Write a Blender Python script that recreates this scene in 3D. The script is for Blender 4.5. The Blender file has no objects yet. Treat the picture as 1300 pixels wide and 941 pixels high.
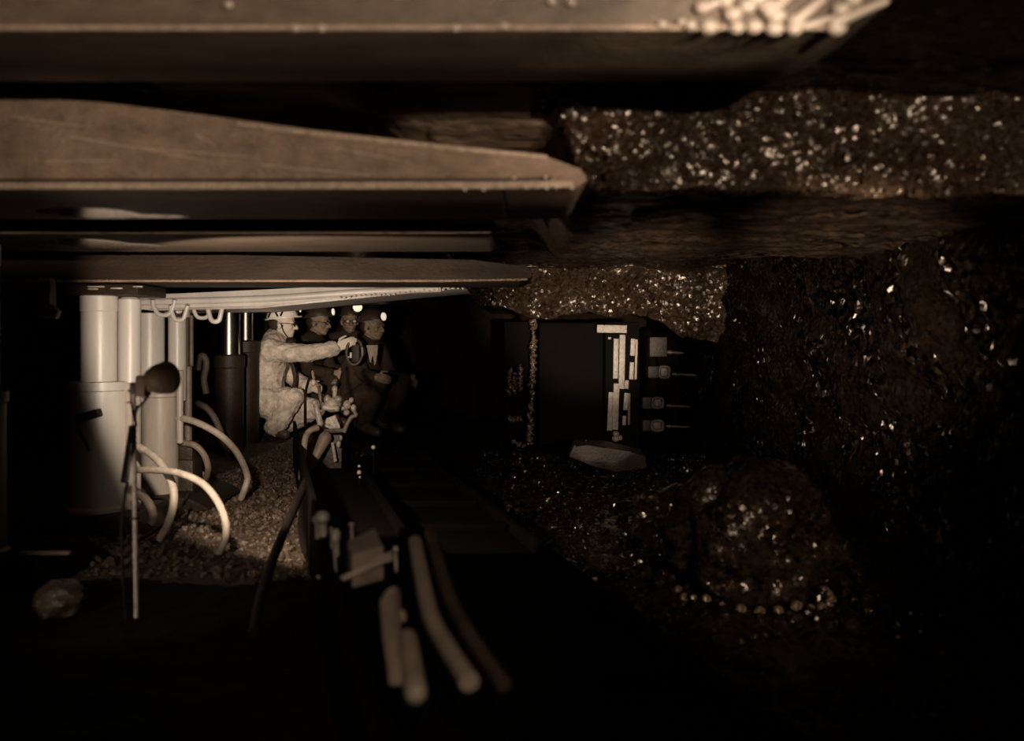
import bpy, bmesh, math, random
import numpy as np
from mathutils import Vector, Matrix, noise as mnoise

C = bpy.context.scene.collection
PI = math.pi
rng = random.Random(7)
nrng = np.random.default_rng(11)

F, CX, HY, CAMZ = 1100.0, 650.0, 430.0, 0.8
def P(px, py, d):
    """a point seen at photo pixel px,py standing d metres down the face"""
    return Vector(((px - CX) * d / F, d, CAMZ + (HY - py) * d / F))

# ------------------------------------------------------------------ materials
def newmat(name):
    m = bpy.data.materials.new(name); m.use_nodes = True
    nt = m.node_tree
    return m, nt, nt.nodes, nt.links, nt.nodes['Principled BSDF']

def plain(name, col, rough=0.5, metal=0.0, spec=0.5, var=0.35, scale=14.0, bump=0.15, bscale=60.0, stretch=(1, 1, 1), dark=None):
    m, nt, N, L, b = newmat(name)
    tc = N.new('ShaderNodeTexCoord'); mp = N.new('ShaderNodeMapping'); mp.inputs['Scale'].default_value = stretch
    L.new(tc.outputs['Object'], mp.inputs['Vector'])
    n = N.new('ShaderNodeTexNoise'); n.inputs['Scale'].default_value = scale; n.inputs['Detail'].default_value = 8; n.inputs['Roughness'].default_value = .65
    L.new(mp.outputs['Vector'], n.inputs['Vector'])
    r = N.new('ShaderNodeValToRGB'); r.color_ramp.elements[0].position = .3; r.color_ramp.elements[1].position = .7
    dk = dark or tuple(c * (1 - var) for c in col)
    r.color_ramp.elements[0].color = (*dk, 1); r.color_ramp.elements[1].color = (*[min(1, c * (1 + var * .5)) for c in col], 1)
    L.new(n.outputs['Fac'], r.inputs['Fac']); L.new(r.outputs['Color'], b.inputs['Base Color'])
    b.inputs['Roughness'].default_value = rough; b.inputs['Metallic'].default_value = metal
    b.inputs['Specular IOR Level'].default_value = spec
    if bump:
        n2 = N.new('ShaderNodeTexNoise'); n2.inputs['Scale'].default_value = bscale; n2.inputs['Detail'].default_value = 6
        L.new(mp.outputs['Vector'], n2.inputs['Vector'])
        bp = N.new('ShaderNodeBump'); bp.inputs['Strength'].default_value = bump; bp.inputs['Distance'].default_value = .02
        L.new(n2.outputs['Fac'], bp.inputs['Height']); L.new(bp.outputs['Normal'], b.inputs['Normal'])
    return m

def coal(name, col, scale=75.0, k=1.3, rough=.25, spec=.5, patch=(.42, .6), pscale=5.0, stretch=(1, 1, 1), min_k=.1, brk=.4):
    """broken coal: every cleavage facet turns its own way and is shiny"""
    m, nt, N, L, b = newmat(name)
    tc = N.new('ShaderNodeTexCoord')
    mp = N.new('ShaderNodeMapping'); mp.inputs['Scale'].default_value = stretch
    L.new(tc.outputs['Object'], mp.inputs['Vector'])
    v = N.new('ShaderNodeTexVoronoi'); v.inputs['Scale'].default_value = scale
    L.new(mp.outputs['Vector'], v.inputs['Vector'])
    s = N.new('ShaderNodeVectorMath'); s.operation = 'SUBTRACT'; s.inputs[1].default_value = (.5, .5, .5)
    L.new(v.outputs['Color'], s.inputs[0])
    pn = N.new('ShaderNodeTexNoise'); pn.inputs['Scale'].default_value = pscale; pn.inputs['Detail'].default_value = 5
    L.new(mp.outputs['Vector'], pn.inputs['Vector'])
    mr = N.new('ShaderNodeMapRange'); mr.inputs['From Min'].default_value = patch[0]; mr.inputs['From Max'].default_value = patch[1]
    mr.inputs['To Min'].default_value = min_k; mr.inputs['To Max'].default_value = 1
    L.new(pn.outputs['Fac'], mr.inputs['Value'])
    kk = N.new('ShaderNodeMath'); kk.operation = 'MULTIPLY'; kk.inputs[1].default_value = k
    L.new(mr.outputs['Result'], kk.inputs[0])
    sc = N.new('ShaderNodeVectorMath'); sc.operation = 'SCALE'
    L.new(s.outputs['Vector'], sc.inputs[0]); L.new(kk.outputs['Value'], sc.inputs['Scale'])
    g = N.new('ShaderNodeNewGeometry')
    ad = N.new('ShaderNodeVectorMath'); ad.operation = 'ADD'
    L.new(g.outputs['Normal'], ad.inputs[0]); L.new(sc.outputs['Vector'], ad.inputs[1])
    no = N.new('ShaderNodeVectorMath'); no.operation = 'NORMALIZE'
    L.new(ad.outputs['Vector'], no.inputs[0]); L.new(no.outputs['Vector'], b.inputs['Normal'])
    # facet-by-facet polish and tone: many faces dusty, some bright
    sep = N.new('ShaderNodeSeparateColor')
    v2 = N.new('ShaderNodeTexVoronoi'); v2.inputs['Scale'].default_value = scale * 1.37
    L.new(mp.outputs['Vector'], v2.inputs['Vector']); L.new(v2.outputs['Color'], sep.inputs['Color'])
    mr2 = N.new('ShaderNodeMapRange'); mr2.inputs['From Min'].default_value = brk; mr2.inputs['From Max'].default_value = 1
    mr2.inputs['To Min'].default_value = .02; mr2.inputs['To Max'].default_value = spec
    L.new(sep.outputs['Red'], mr2.inputs['Value']); L.new(mr2.outputs['Result'], b.inputs['Specular IOR Level'])
    r = N.new('ShaderNodeValToRGB'); r.color_ramp.elements[0].color = (*[c * .45 for c in col], 1); r.color_ramp.elements[1].color = (*[c * 1.5 for c in col], 1)
    L.new(sep.outputs['Green'], r.inputs['Fac']); L.new(r.outputs['Color'], b.inputs['Base Color'])
    b.inputs['Roughness'].default_value = rough; b.inputs['Specular Tint'].default_value = (1, .86, .72, 1)
    return m

def emis(name, col, st):
    m, nt, N, L, b = newmat(name)
    b.inputs['Base Color'].default_value = (*col, 1)
    b.inputs['Emission Color'].default_value = (*col, 1); b.inputs['Emission Strength'].default_value = st
    return m

M = {}
M['rock_lit'] = plain('roof_rock_lit', (.16, .105, .068), rough=.8, spec=.2, var=.6, scale=9, bump=.9, bscale=30, stretch=(.5, 1, 2.5))  # lighter roof rock: light on the wedge put into its colour
M['wet_glint_steel'] = plain('wet_glint_metal', (.6, .5, .4), rough=.14, metal=1.0, spec=.5, var=.4, scale=8, bump=.06, bscale=60, stretch=(.3, 1, 1))  # for patches added to make the glints under the canopies
M['floor_shaded'] = plain('floor_dust_shaded', (.006, .0036, .002), rough=.8, spec=.06, var=.4, bump=.3)  # shade of the unlit foreground floor put into its colour
M['rock'] = coal('roof_rock', (.015, .0095, .006), scale=70, k=1.0, rough=.33, spec=.5, patch=(.5, .68), pscale=4, stretch=(.45, 1, 1.8), min_k=.06)
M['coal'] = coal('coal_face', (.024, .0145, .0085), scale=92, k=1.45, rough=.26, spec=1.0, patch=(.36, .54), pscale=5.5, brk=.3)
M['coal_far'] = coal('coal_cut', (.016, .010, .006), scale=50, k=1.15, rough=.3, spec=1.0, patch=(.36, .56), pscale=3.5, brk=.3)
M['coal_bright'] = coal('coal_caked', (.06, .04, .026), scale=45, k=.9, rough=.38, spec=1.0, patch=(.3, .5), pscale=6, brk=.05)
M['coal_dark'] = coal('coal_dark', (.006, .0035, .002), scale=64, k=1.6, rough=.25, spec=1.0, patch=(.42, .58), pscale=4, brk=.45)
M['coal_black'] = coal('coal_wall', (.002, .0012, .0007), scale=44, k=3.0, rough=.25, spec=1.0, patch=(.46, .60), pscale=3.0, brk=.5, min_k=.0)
M['pitch'] = plain('pitch_black_shade', (.002, .0012, .0007), rough=.8, spec=.05, bump=.05)  # near-black, putting shade into the colour of conveyor plates and a shoe
M['goaf'] = plain('goaf_rock', (.012, .007, .004), rough=.9, spec=.05)
M['floor'] = plain('floor_dust', (.085, .056, .036), rough=.75, spec=.3, var=.75, scale=22, bump=.9, bscale=70)
M['rubble'] = plain('rubble', (.10, .068, .045), rough=.45, spec=.5, var=.7, scale=30, bump=.4, bscale=90)
M['steel_dimmed'] = plain('canopy_steel_dimmed', (.15, .105, .07), rough=.55, spec=.35, var=.5, scale=14, bump=.3, bscale=90, stretch=(.5, 1, 1))  # canopy steel darkened to offset the stronger light up close
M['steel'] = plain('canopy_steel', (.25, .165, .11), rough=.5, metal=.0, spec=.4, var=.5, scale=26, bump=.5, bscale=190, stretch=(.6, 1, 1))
M['steel_dark'] = plain('canopy_steel_shaded', (.028, .018, .011), rough=.7, spec=.2, var=.5, scale=10, bump=.25, bscale=100, stretch=(.4, 1, 1))  # shade on the third and fourth canopies put into the steel colour
M['steel_lip'] = plain('lip_steel', (.46, .33, .235), rough=.4, spec=.5, var=.45, scale=60, bump=.5, bscale=160)
M['pale'] = plain('pale_paint', (.52, .48, .44), rough=.38, spec=.5, var=.22, scale=5, bump=.06, bscale=40, stretch=(1, 1, .25))
M['pale_dirty'] = plain('pale_paint_dirty', (.42, .365, .31), rough=.42, spec=.5, var=.35, scale=7, bump=.08, bscale=40, stretch=(1, 1, .25))
M['chrome'] = plain('chrome_rod', (.6, .55, .5), rough=.18, metal=1, var=.1, bump=0)
M['black'] = plain('black_metal', (.02, .0125, .0075), rough=.55, spec=.2, var=.4)
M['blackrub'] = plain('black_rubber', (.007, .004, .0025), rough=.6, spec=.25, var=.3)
M['lampgrey'] = plain('lamp_housing', (.14, .095, .062), rough=.6, spec=.3, var=.2, bump=.05)
M['hose'] = plain('pale_hose', (.42, .35, .28), rough=.5, spec=.4, var=.35, scale=25, bump=.1)
M['hose2'] = plain('dusty_hose', (.28, .22, .165), rough=.55, spec=.4, var=.5, scale=25, bump=.2)
M['machine'] = plain('machine_paint', (.04, .026, .016), rough=.5, spec=.4, var=.5, scale=12, bump=.2)
M['worn'] = plain('cutter_strip', (.22, .18, .145), rough=.45, spec=.4, var=.45, scale=45, bump=.25)
M['strip'] = plain('worn_strip', (.42, .35, .285), rough=.4, spec=.5, var=.45, scale=45, bump=.25)
M['fitting'] = plain('valve_metal', (.45, .38, .31), rough=.35, spec=.6, var=.6, scale=30, bump=.35, bscale=50)
M['conv'] = plain('conveyor_steel', (.085, .058, .038), rough=.5, spec=.4, var=.45, scale=16, bump=.2)
M['conv_light'] = plain('conveyor_worn', (.2, .15, .112), rough=.5, spec=.4, var=.3, scale=16, bump=.15)
M['overall'] = plain('pale_cotton', (.46, .39, .325), rough=.9, spec=.1, var=.5, scale=13, bump=.8, bscale=34)
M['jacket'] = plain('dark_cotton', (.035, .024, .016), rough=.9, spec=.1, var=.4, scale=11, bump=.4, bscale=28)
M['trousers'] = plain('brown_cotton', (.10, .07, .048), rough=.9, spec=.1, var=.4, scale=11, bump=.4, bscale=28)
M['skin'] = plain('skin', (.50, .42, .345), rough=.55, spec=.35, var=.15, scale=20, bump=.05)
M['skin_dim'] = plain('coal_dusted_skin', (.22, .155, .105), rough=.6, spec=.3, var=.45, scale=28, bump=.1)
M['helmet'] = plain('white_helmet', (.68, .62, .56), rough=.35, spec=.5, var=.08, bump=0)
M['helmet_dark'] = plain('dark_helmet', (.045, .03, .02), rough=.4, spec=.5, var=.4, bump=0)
M['scarf'] = plain('pale_scarf', (.3, .245, .2), rough=.9, spec=.1, var=.3)
M['boot'] = plain('boot_rubber', (.07, .048, .032), rough=.5, spec=.4, var=.5)
M['drop'] = plain('wet_drop', (.55, .44, .34), rough=.35, spec=1.0, var=.1, bump=0)
M['hair'] = plain('dark_hair', (.02, .013, .008), rough=.7, var=.3)
M['lens'] = emis('lit_lens', (1, .82, .62), .75)
M['lens_dim'] = emis('lit_lens_small', (1, .82, .62), .6)
M['bulb'] = emis('lit_bulb', (1, .85, .66), 3.0)

# ------------------------------------------------------------------ mesh helpers
class MB:
    def __init__(s): s.bm = bmesh.new()
    def box(s, c, sz, rot=None, bev=0.0):
        r = bmesh.ops.create_cube(s.bm, size=1.0); vs = r['verts']
        mt = Matrix.Translation(Vector(c)) @ ((rot.to_4x4()) if rot else Matrix.Identity(4)) @ Matrix.Diagonal((*sz, 1))
        bmesh.ops.transform(s.bm, matrix=mt, verts=vs)
        if bev:
            es = list({e for v in vs for e in v.link_edges})
            bmesh.ops.bevel(s.bm, geom=es, offset=bev, segments=2, affect='EDGES', profile=.6)
        return s
    def ring(s, c, u, w, r, n): return [s.bm.verts.new(c + u * math.cos(2*PI*i/n) * r + w * math.sin(2*PI*i/n) * r) for i in range(n)]
    def loft(s, rings, cap=True):
        for a, b in zip(rings[:-1], rings[1:]):
            n = len(a)
            for i in range(n):
                s.bm.faces.new((a[i], a[(i+1) % n], b[(i+1) % n], b[i]))
        if cap:
            s.bm.faces.new(list(reversed(rings[0]))); s.bm.faces.new(rings[-1])
    def lathe(s, p0, axis, prof, n=32, cap=True):
        """prof: (distance along axis, radius) pairs"""
        ax = Vector(axis).normalized(); u = ax.orthogonal().normalized(); w = ax.cross(u)
        s.loft([s.ring(Vector(p0) + ax * t, u, w, max(r, 1e-4), n) for t, r in prof], cap); return s
    def cyl(s, p0, p1, r0, r1=None, n=28, bev=.004):
        p0 = Vector(p0); p1 = Vector(p1); r1 = r0 if r1 is None else r1; ln = (p1-p0).length
        bev = min(bev, r0*.4, r1*.4, ln*.2)
        return s.lathe(p0, p1-p0, [(0, r0-bev), (bev, r0), (ln-bev, r1), (ln, r1-bev)], n)
    def tube(s, pts, r, n=12, steps=8, smooth=True):
        pts = [Vector(p) for p in pts]
        if smooth and len(pts) > 2:
            q = []
            ext = [2*pts[0]-pts[1]] + pts + [2*pts[-1]-pts[-2]]
            for i in range(1, len(ext)-2):
                p0, p1, p2, p3 = ext[i-1:i+3]
                for k in range(steps):
                    t = k/steps
                    q.append(.5*((2*p1)+(p2-p0)*t+(2*p0-5*p1+4*p2-p3)*t*t+(3*p1-p0-3*p2+p3)*t**3))
            q.append(pts[-1]); pts = q
        rr = r if callable(r) else (lambda t: r)
        rings = []; t0 = (pts[1]-pts[0]).normalized(); u = t0.orthogonal().normalized()
        for i, p in enumerate(pts):
            t = (pts[min(i+1, len(pts)-1)] - pts[max(i-1, 0)]).normalized()
            u = (u - t * u.dot(t)).normalized(); w = t.cross(u)
            rings.append(s.ring(p, u, w, rr(i/(len(pts)-1)), n))
        s.loft(rings); return s
    def ball(s, c, r, sub=3, rot=None):
        rz = r if isinstance(r, (tuple, list)) else (r, r, r)
        q = bmesh.ops.create_icosphere(s.bm, subdivisions=sub, radius=1.0)
        mt = Matrix.Translation(Vector(c)) @ (rot.to_4x4() if rot else Matrix.Identity(4)) @ Matrix.Diagonal((*rz, 1))
        bmesh.ops.transform(s.bm, matrix=mt, verts=q['verts']); return s
    def cap(s, p0, p1, r0, r1, n=14):
        """tapered capsule"""
        p0 = Vector(p0); p1 = Vector(p1); ln = (p1-p0).length
        pr = [(-r0*math.cos(a), r0*math.sin(a)) for a in (0.05, .4, .8, 1.2)] + [(0, r0), (ln, r1)] + [(ln+r1*math.sin(a), r1*math.cos(a)) for a in (.4, .8, 1.2, 1.52)]
        return s.lathe(p0, (p1-p0) if ln > 1e-6 else Vector((0, 0, 1)), pr, n)
    def prism(s, pts, off, bev=0.0):
        """flat outline pushed along off"""
        off = Vector(off); a = [s.bm.verts.new(Vector(p)) for p in pts]; b = [s.bm.verts.new(Vector(p)+off) for p in pts]
        n = len(a); fs = [s.bm.faces.new(a), s.bm.faces.new(list(reversed(b)))]
        for i in range(n): fs.append(s.bm.faces.new((a[i], b[i], b[(i+1) % n], a[(i+1) % n])))
        if bev:
            es = list({e for f in fs for e in f.edges})
            bmesh.ops.bevel(s.bm, geom=es, offset=bev, segments=2, affect='EDGES', profile=.6)
        return s
    def build(s, name, mat, parent=None, smooth=True, angle=.6, jitter=0):
        bmesh.ops.recalc_face_normals(s.bm, faces=s.bm.faces[:])
        me = bpy.data.meshes.new(name); s.bm.to_mesh(me); s.bm.free()
        me.materials.append(mat)
        if smooth:
            me.polygons.foreach_set('use_smooth', [True]*len(me.polygons))
            try: me.set_sharp_from_angle(angle=angle)
            except Exception: pass
        o = bpy.data.objects.new(name, me); C.objects.link(o)
        if parent is not None: put(o, parent)
        return o

def put(o, parent):
    """parent a mesh written in world coordinates, keeping it where it stands"""
    o.parent = parent
    lv = Vector((0, 0, 0)); q = parent
    while q is not None: lv += Vector(q.location); q = q.parent
    me = o.data
    if abs(lv.length) > 1e-9: me.transform(Matrix.Translation(-lv))
    return o

def thing(name, label, cat, loc=(0, 0, 0), group=None):
    o = bpy.data.objects.new(name, None); C.objects.link(o); o.location = loc; o.empty_display_size = .05
    return tag(o, label, cat, group)
def tag(o, label, cat, group=None):
    o['label'] = label; o['category'] = cat
    if group: o['group'] = group
    return o
def recentre(o, base=None):
    """put a one-mesh thing's origin at its base"""
    vs = [v.co for v in o.data.vertices]
    c = Vector((sum(v.x for v in vs)/len(vs), sum(v.y for v in vs)/len(vs), min(v.z for v in vs)))
    o.data.transform(Matrix.Translation(-c)); o.location = c; return o

def fbm(x, y, z, o=4):
    return mnoise.fractal(Vector((x, y, z)), 1.0, 2.0, o)

def grid(name, mat, us, vs, fn, flip=False):
    """surface over two parameter lists, fn(u,v) -> point"""
    nu, nv = len(us), len(vs)
    co = np.array([fn(u, v) for v in vs for u in us], dtype=np.float64)
    idx = np.arange(nu*nv).reshape(nv, nu)
    q = np.stack([idx[:-1, :-1], idx[:-1, 1:], idx[1:, 1:], idx[1:, :-1]], -1).reshape(-1, 4)
    if flip: q = q[:, ::-1]
    me = bpy.data.meshes.new(name); me.from_pydata(co.tolist(), [], q.tolist()); me.materials.append(mat)
    me.polygons.foreach_set('use_smooth', [True]*len(me.polygons))
    o = bpy.data.objects.new(name, me); C.objects.link(o); return o

def lerp(a, b, t): return a+(b-a)*t
def sst(a, b, x):
    t = max(0, min(1, (x-a)/(b-a))); return t*t*(3-2*t)
def pw(tab, x):
    if x <= tab[0][0]: return tab[0][1]
    for (a, p), (b, q) in zip(tab[:-1], tab[1:]):
        if x <= b: return p+(q-p)*(x-a)/(b-a)
    return tab[-1][1]

# ------------------------------------------------------------------ the setting
def floor_z(x, y):
    h = .022*fbm(x*2.2, y*2.2, 1, 3) + .014*fbm(x*9, y*9, 4, 3) + .006*fbm(x*30, y*30, 2, 2)
    return h
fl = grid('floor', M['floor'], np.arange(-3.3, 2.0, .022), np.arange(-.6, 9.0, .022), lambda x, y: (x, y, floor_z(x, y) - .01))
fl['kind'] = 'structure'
fl.data.materials.append(M['coal_dark']); fl.data.materials.append(M['floor_shaded'])
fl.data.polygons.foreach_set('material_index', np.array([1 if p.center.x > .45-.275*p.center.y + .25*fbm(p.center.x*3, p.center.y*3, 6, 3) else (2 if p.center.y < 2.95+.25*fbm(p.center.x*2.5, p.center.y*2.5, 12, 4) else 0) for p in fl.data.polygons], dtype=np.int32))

# roof: high over the supports, a low block of coal to the right of their tips
pB = [(0, 1.40), (1.7, 1.385), (2.0, 1.37), (2.03, 1.25), (2.05, 1.15), (2.6, 1.14), (3.7, 1.145), (4.1, 1.22), (4.6, 1.30), (5.7, 1.30), (5.96, 1.30), (5.99, 1.24), (6.03, 1.15), (6.08, 1.05), (6.12, .96), (6.22, 1.06), (8.4, 1.06)]
pM = [(0, 1.42), (1.8, 1.40), (2.0, 1.385), (2.15, 1.31), (2.4, 1.26), (2.6, 1.28), (3.4, 1.32), (4.2, 1.32), (5.7, 1.32), (5.98, 1.28), (6.03, 1.18), (6.08, 1.06), (6.12, .97), (6.22, 1.06), (8.4, 1.06)]
pA = [(0, 1.44), (8.4, 1.44)]
def ceil_pt(x, v):
    y, = (v,)
    za, zm, zb = pw(pA, y), pw(pM, y), pw(pB, y)
    if x < -.55: z = za
    elif x < -.2: z = lerp(za, zm, sst(-.55, -.2, x))
    elif x < .07: z = zm
    elif x < .2: z = lerp(zm, zb, sst(.07, .2, x))
    else: z = zb
    n = .03*fbm(x*1.3, y*3.1, 9, 4) + .012*fbm(x*6, y*11, 3, 3) + .005*fbm(x*28, y*28, 5, 2)
    step = 1-abs(z-1.25)/.12 if 1.98 < y < 2.08 else 0
    yy = y + .02*fbm(x*9, z*9, 7, 3) + .012*fbm(x*30, z*30, 2, 2)*(1 if step > 0 else .3)
    if x < -.2: n = abs(n)*.6
    if y > 5.9:
        k = sst(5.9, 6.1, y)*(1-sst(6.15, 6.25, y)); yy += .10*fbm(x*2.3, z*2.3, 17, 3); z += k*(.06*fbm(x*3.1, 5, 8, 3) - .20*sst(.85, 1.5, x) + .04*(1-sst(-.2, .4, x)))
    return (x, yy, z + n*(.45 if 2.05 < y < 3.9 and -.2 < x < .35 else .8))
ys = np.concatenate([np.arange(-.6, 1.6, .06), np.arange(1.6, 2.0, .015), np.arange(2.0, 2.056, .0018), np.arange(2.06, 4.2, .02), np.arange(4.2, 5.7, .05), np.arange(5.7, 5.96, .02), np.arange(5.96, 6.16, .004), np.arange(6.2, 9.0, .06)])
xs = np.concatenate([np.arange(-3.3, -.6, .05), np.arange(-.6, 1.75, .014)])
ce = grid('ceiling', M['rock'], xs, ys, ceil_pt, flip=True); ce['kind'] = 'structure'
# the broken coal of the roof step and of the cut behind the drum is a band of its own in the roof
ce.data.materials.append(M['coal']); ce.data.materials.append(M['coal_far']); ce.data.materials.append(M['rock_lit'])
mi = np.zeros(len(ce.data.polygons), dtype=np.int32)
for i, p in enumerate(ce.data.polygons):
    c = p.center
    if c.x > .05 and 1.985 < c.y < 2.10 and c.z < 1.40: mi[i] = 1
    elif c.x > -.5 and c.y > 5.72: mi[i] = 2
    elif -.9 < c.x < .13 and 1.98+.1*fbm(c.x*4, 1, 3, 3) < c.y < 2.9: mi[i] = 3
ce.data.polygons.foreach_set('material_index', mi)

def wallr(y, z):
    d = .07*fbm(y*1.4, z*2.2, 21, 4) + .03*fbm(y*6, z*7, 22, 3) + .008*fbm(y*25, z*25, 23, 2)
    return (1.52 + d - .05*z - .12*sst(6.0, 7.6, y), y, z)
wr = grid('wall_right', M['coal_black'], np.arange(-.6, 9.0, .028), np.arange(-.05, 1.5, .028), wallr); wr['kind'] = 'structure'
wl = grid('wall_left', M['goaf'], np.arange(-.6, 9.0, .1), np.arange(-.05, 1.55, .1), lambda y, z: (-3.1+.15*fbm(y*2, z*2, 31, 3), y, z), flip=True); wl['kind'] = 'structure'
wb = grid('wall_back', M['goaf'], np.arange(-3.3, 1.8, .05), np.arange(-.05, 1.55, .05), lambda x, z: (x, 8.8+.12*fbm(x*2, z*2, 41, 4), z)); wb['kind'] = 'structure'

# ------------------------------------------------------------------ roof supports
GS = 'roof supports along the face'
def leg(parent, x, y, ztop, r, rod, split, mat_rod, mat_cyl):
    b = MB(); b.lathe((x, y, .03), (0, 0, 1), [(0, r*1.12), (.05, r*1.12), (.06, r), (split-.07, r), (split-.065, r*1.07), (split-.03, r*1.07), (split-.028, r*.92)], 40)
    o = b.build('leg', mat_cyl, parent, angle=.5)
    b = MB(); b.lathe((x, y, split-.02), (0, 0, 1), [(0, rod), (ztop-split-.05, rod), (ztop-split-.045, rod*1.04), (ztop-split+.02, rod*1.04)], 36)
    ro = b.build('piston_rod', mat_rod, None, angle=.5); ro.parent = o
    lv = Vector(parent.location); ro.data.transform(Matrix.Translation(-lv))
    return o
def base_shoe(parent, x0, x1, y0, y1, h=.075, mat='black'):
    b = MB(); pts = [(x0, y0, 0), (x1, y0, 0), (x1+.10, y0, .02), (x1+.06, y0, h*.6), (x1, y0, h), (x0, y0, h)]
    pts = [(p[0], p[1], p[2]-.01) for p in pts]
    b.prism(pts, (0, y1-y0, 0), .006); return b.build('base_shoe', M[mat], parent)
def canopy(parent, outline, y0, y1, mat, bev=.008):
    """outline: list of (px,py) seen at y0; x below -900 means far out to the left"""
    pts = [P(px, py, y0) for px, py in outline]
    b = MB(); b.prism(pts, (0, y1-y0, 0), bev); return b.build('canopy', mat, parent)
def strip(name, parent, line, y, w, t, mat):
    """a bar of height w and thickness t along a px line, standing proud of the canopy face"""
    b = MB(); pts = [P(px, py, y) for px, py in line]
    up = [p + Vector((0, 0, w)) for p in pts]
    b.prism(pts + up[::-1], (0, t, 0), min(.003, w*.25)); return b.build(name, mat, parent)

# support 1: only the end of its canopy shows along the top of the view
s1 = thing('roof_support', 'roof support nearest the camera, only its wet canopy shows along the roof', 'roof support', (-1.9, 1.55, 0), GS)
canopy(s1, [(-1000, 38), (1050, 38), (1078, 30), (1150, -15), (1180, -45), (-1000, -45)], 1.41, 1.70, M['steel_dimmed'])
strip('edge_lip', s1, [(-1000, 38), (1050, 38)], 1.403, .008, .007, M['steel_lip'])
leg(s1, -1.95, 1.56, 1.30, .10, .08, .75, M['pale_dirty'], M['black'])
base_shoe(s1, -2.2, -1.75, 1.42, 1.70)
def drop(parent, px, py, d, rx, rz, ry=None, rot=0.0):
    c = P(px, py, d); b = MB(); b.ball(c, (rx, ry or min(rx, rz), rz), 2, Matrix.Rotation(rot, 3, 'Y')); return b.build('water_drop', M['drop'], parent)
for px, py in [(375, 36), (408, 36), (578, 36), (865, 28), (290, 6), (700, 2), (725, 3), (640, 34), (840, 31)]:
    drop(s1, px, py, 1.402, .008, .006)
for px, py, rx in [(876, 33, .009), (900, 34, .013), (935, 35, .011), (957, 34, .012), (983, 36, .013), (1008, 36, .012), (1062, 35, .014),
                   (891, 10, .011), (930, 18, .013), (948, 8, .013), (975, 9, .014), (985, 20, .014), (1068, 12, .013), (1010, 27, .013), (920, 2, .012), (962, -1, .012), (1083, 1, .012)]:
    drop(s1, px, py, 1.402, rx*1.25, rx*1.0, .010)
for (x0, y0, x1, y1, w) in [(1008, 28, 1045, -2, .010), (1022, 34, 1058, 22, .006), (1058, 30, 1124, 2, .009), (975, 16, 1000, -3, .010), (895, 10, 925, -2, .008), (945, 10, 962, -2, .009)]:
    p, q = P(x0, y0, 1.402), P(x1, y1, 1.402); b = MB(); b.cap(p, q, w*1.05, w*.7); b.build('water_streak', M['drop'], s1)

# support 2: the big tapering beam with a bright lip
s2 = thing('roof_support', 'roof support with broad tapering scratched steel canopy lit below the topmost one', 'roof support', (-1.9, 2.1, 0), GS)
o2 = canopy(s2, [(-700, 240), (640, 240), (733, 239), (747, 228), (738, 214), (690, 196), (560, 183), (400, 165), (260, 146), (130, 130), (0, 122), (-700, 110)], 1.87, 2.35, M['steel'])
strip('edge_lip', s2, [(-700, 240.5), (300, 240), (640, 239.5), (728, 238)], 1.862, .0145, .008, M['steel_lip'])
strip('groove_seam', s2, [(-700, 231.5), (300, 231), (640, 230.5), (700, 229)], 1.8685, .007, .004, M['black'])
strip('top_plate', s2, [(300, 160), (400, 173), (560, 190), (695, 203)], 1.865, .011, .005, M['steel_lip'])
b = MB(); b.ball((-1.09, 2.235, 1.1235), (.13, .105, .0022), 4); b.ball((-.95, 2.29, 1.1235), (.10, .04, .002), 4); b.build('wet_glint_patch', M['wet_glint_steel'], s2)  # mirror patch added where the underside shows a glint
for px, py in [(668, 238.5), (682, 238), (694, 239), (706, 238), (726, 239), (692, 225), (652, 226), (590, 241), (614, 241)]:
    drop(s2, px, py, 1.858, .0045, .004)
for a, b_ in [((90, 174), (270, 205)), ((170, 188), (330, 200)), ((250, 172), (275, 186)), ((420, 188), (520, 206)), ((60, 206), (150, 204)), ((330, 210), (470, 222)), ((20, 150), (120, 162))]:
    p, q = P(*a, 1.8685), P(*b_, 1.8685); b = MB(); b.cap(p, q, .0036, .0010, 8); b.build('scratch_ridge', M['steel_lip'], s2)
leg(s2, -2.0, 2.1, 1.125, .11, .085, .7, M['pale_dirty'], M['black'])
base_shoe(s2, -2.3, -1.72, 1.9, 2.33)

# support 3
s3 = thing('roof_support', 'roof support with thin rounded-tip canopy between the broad one and the long dim one', 'roof support', (-1.85, 2.9, 0), GS)
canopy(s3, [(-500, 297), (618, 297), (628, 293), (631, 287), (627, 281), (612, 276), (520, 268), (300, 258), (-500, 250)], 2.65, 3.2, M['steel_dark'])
strip('edge_lip', s3, [(-500, 297), (560, 297), (624, 296)], 2.643, .010, .007, M['steel'])
strip('top_plate', s3, [(120, 286), (560, 284.5), (622, 284)], 2.644, .008, .006, M['steel'])
b = MB(); b.ball((-1.41, 2.93, 1.1205), (.13, .16, .003), 4); b.ball((-1.29, 3.0, 1.1205), (.10, .09, .003), 4); b.build('wet_glint_patch', M['wet_glint_steel'], s3)  # mirror patch shaped to give this underside its bright streak
leg(s3, -1.83, 2.93, 1.12, .105, .085, .62, M['pale_dirty'], M['machine'])
base_shoe(s3, -2.1, -1.58, 2.83, 3.2, mat='pitch')
b = MB(); b.box(P(57, 702, 2.83), (.165, .02, .012), None, .003); b.build('toe_edge', M['steel'], s3)

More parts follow.
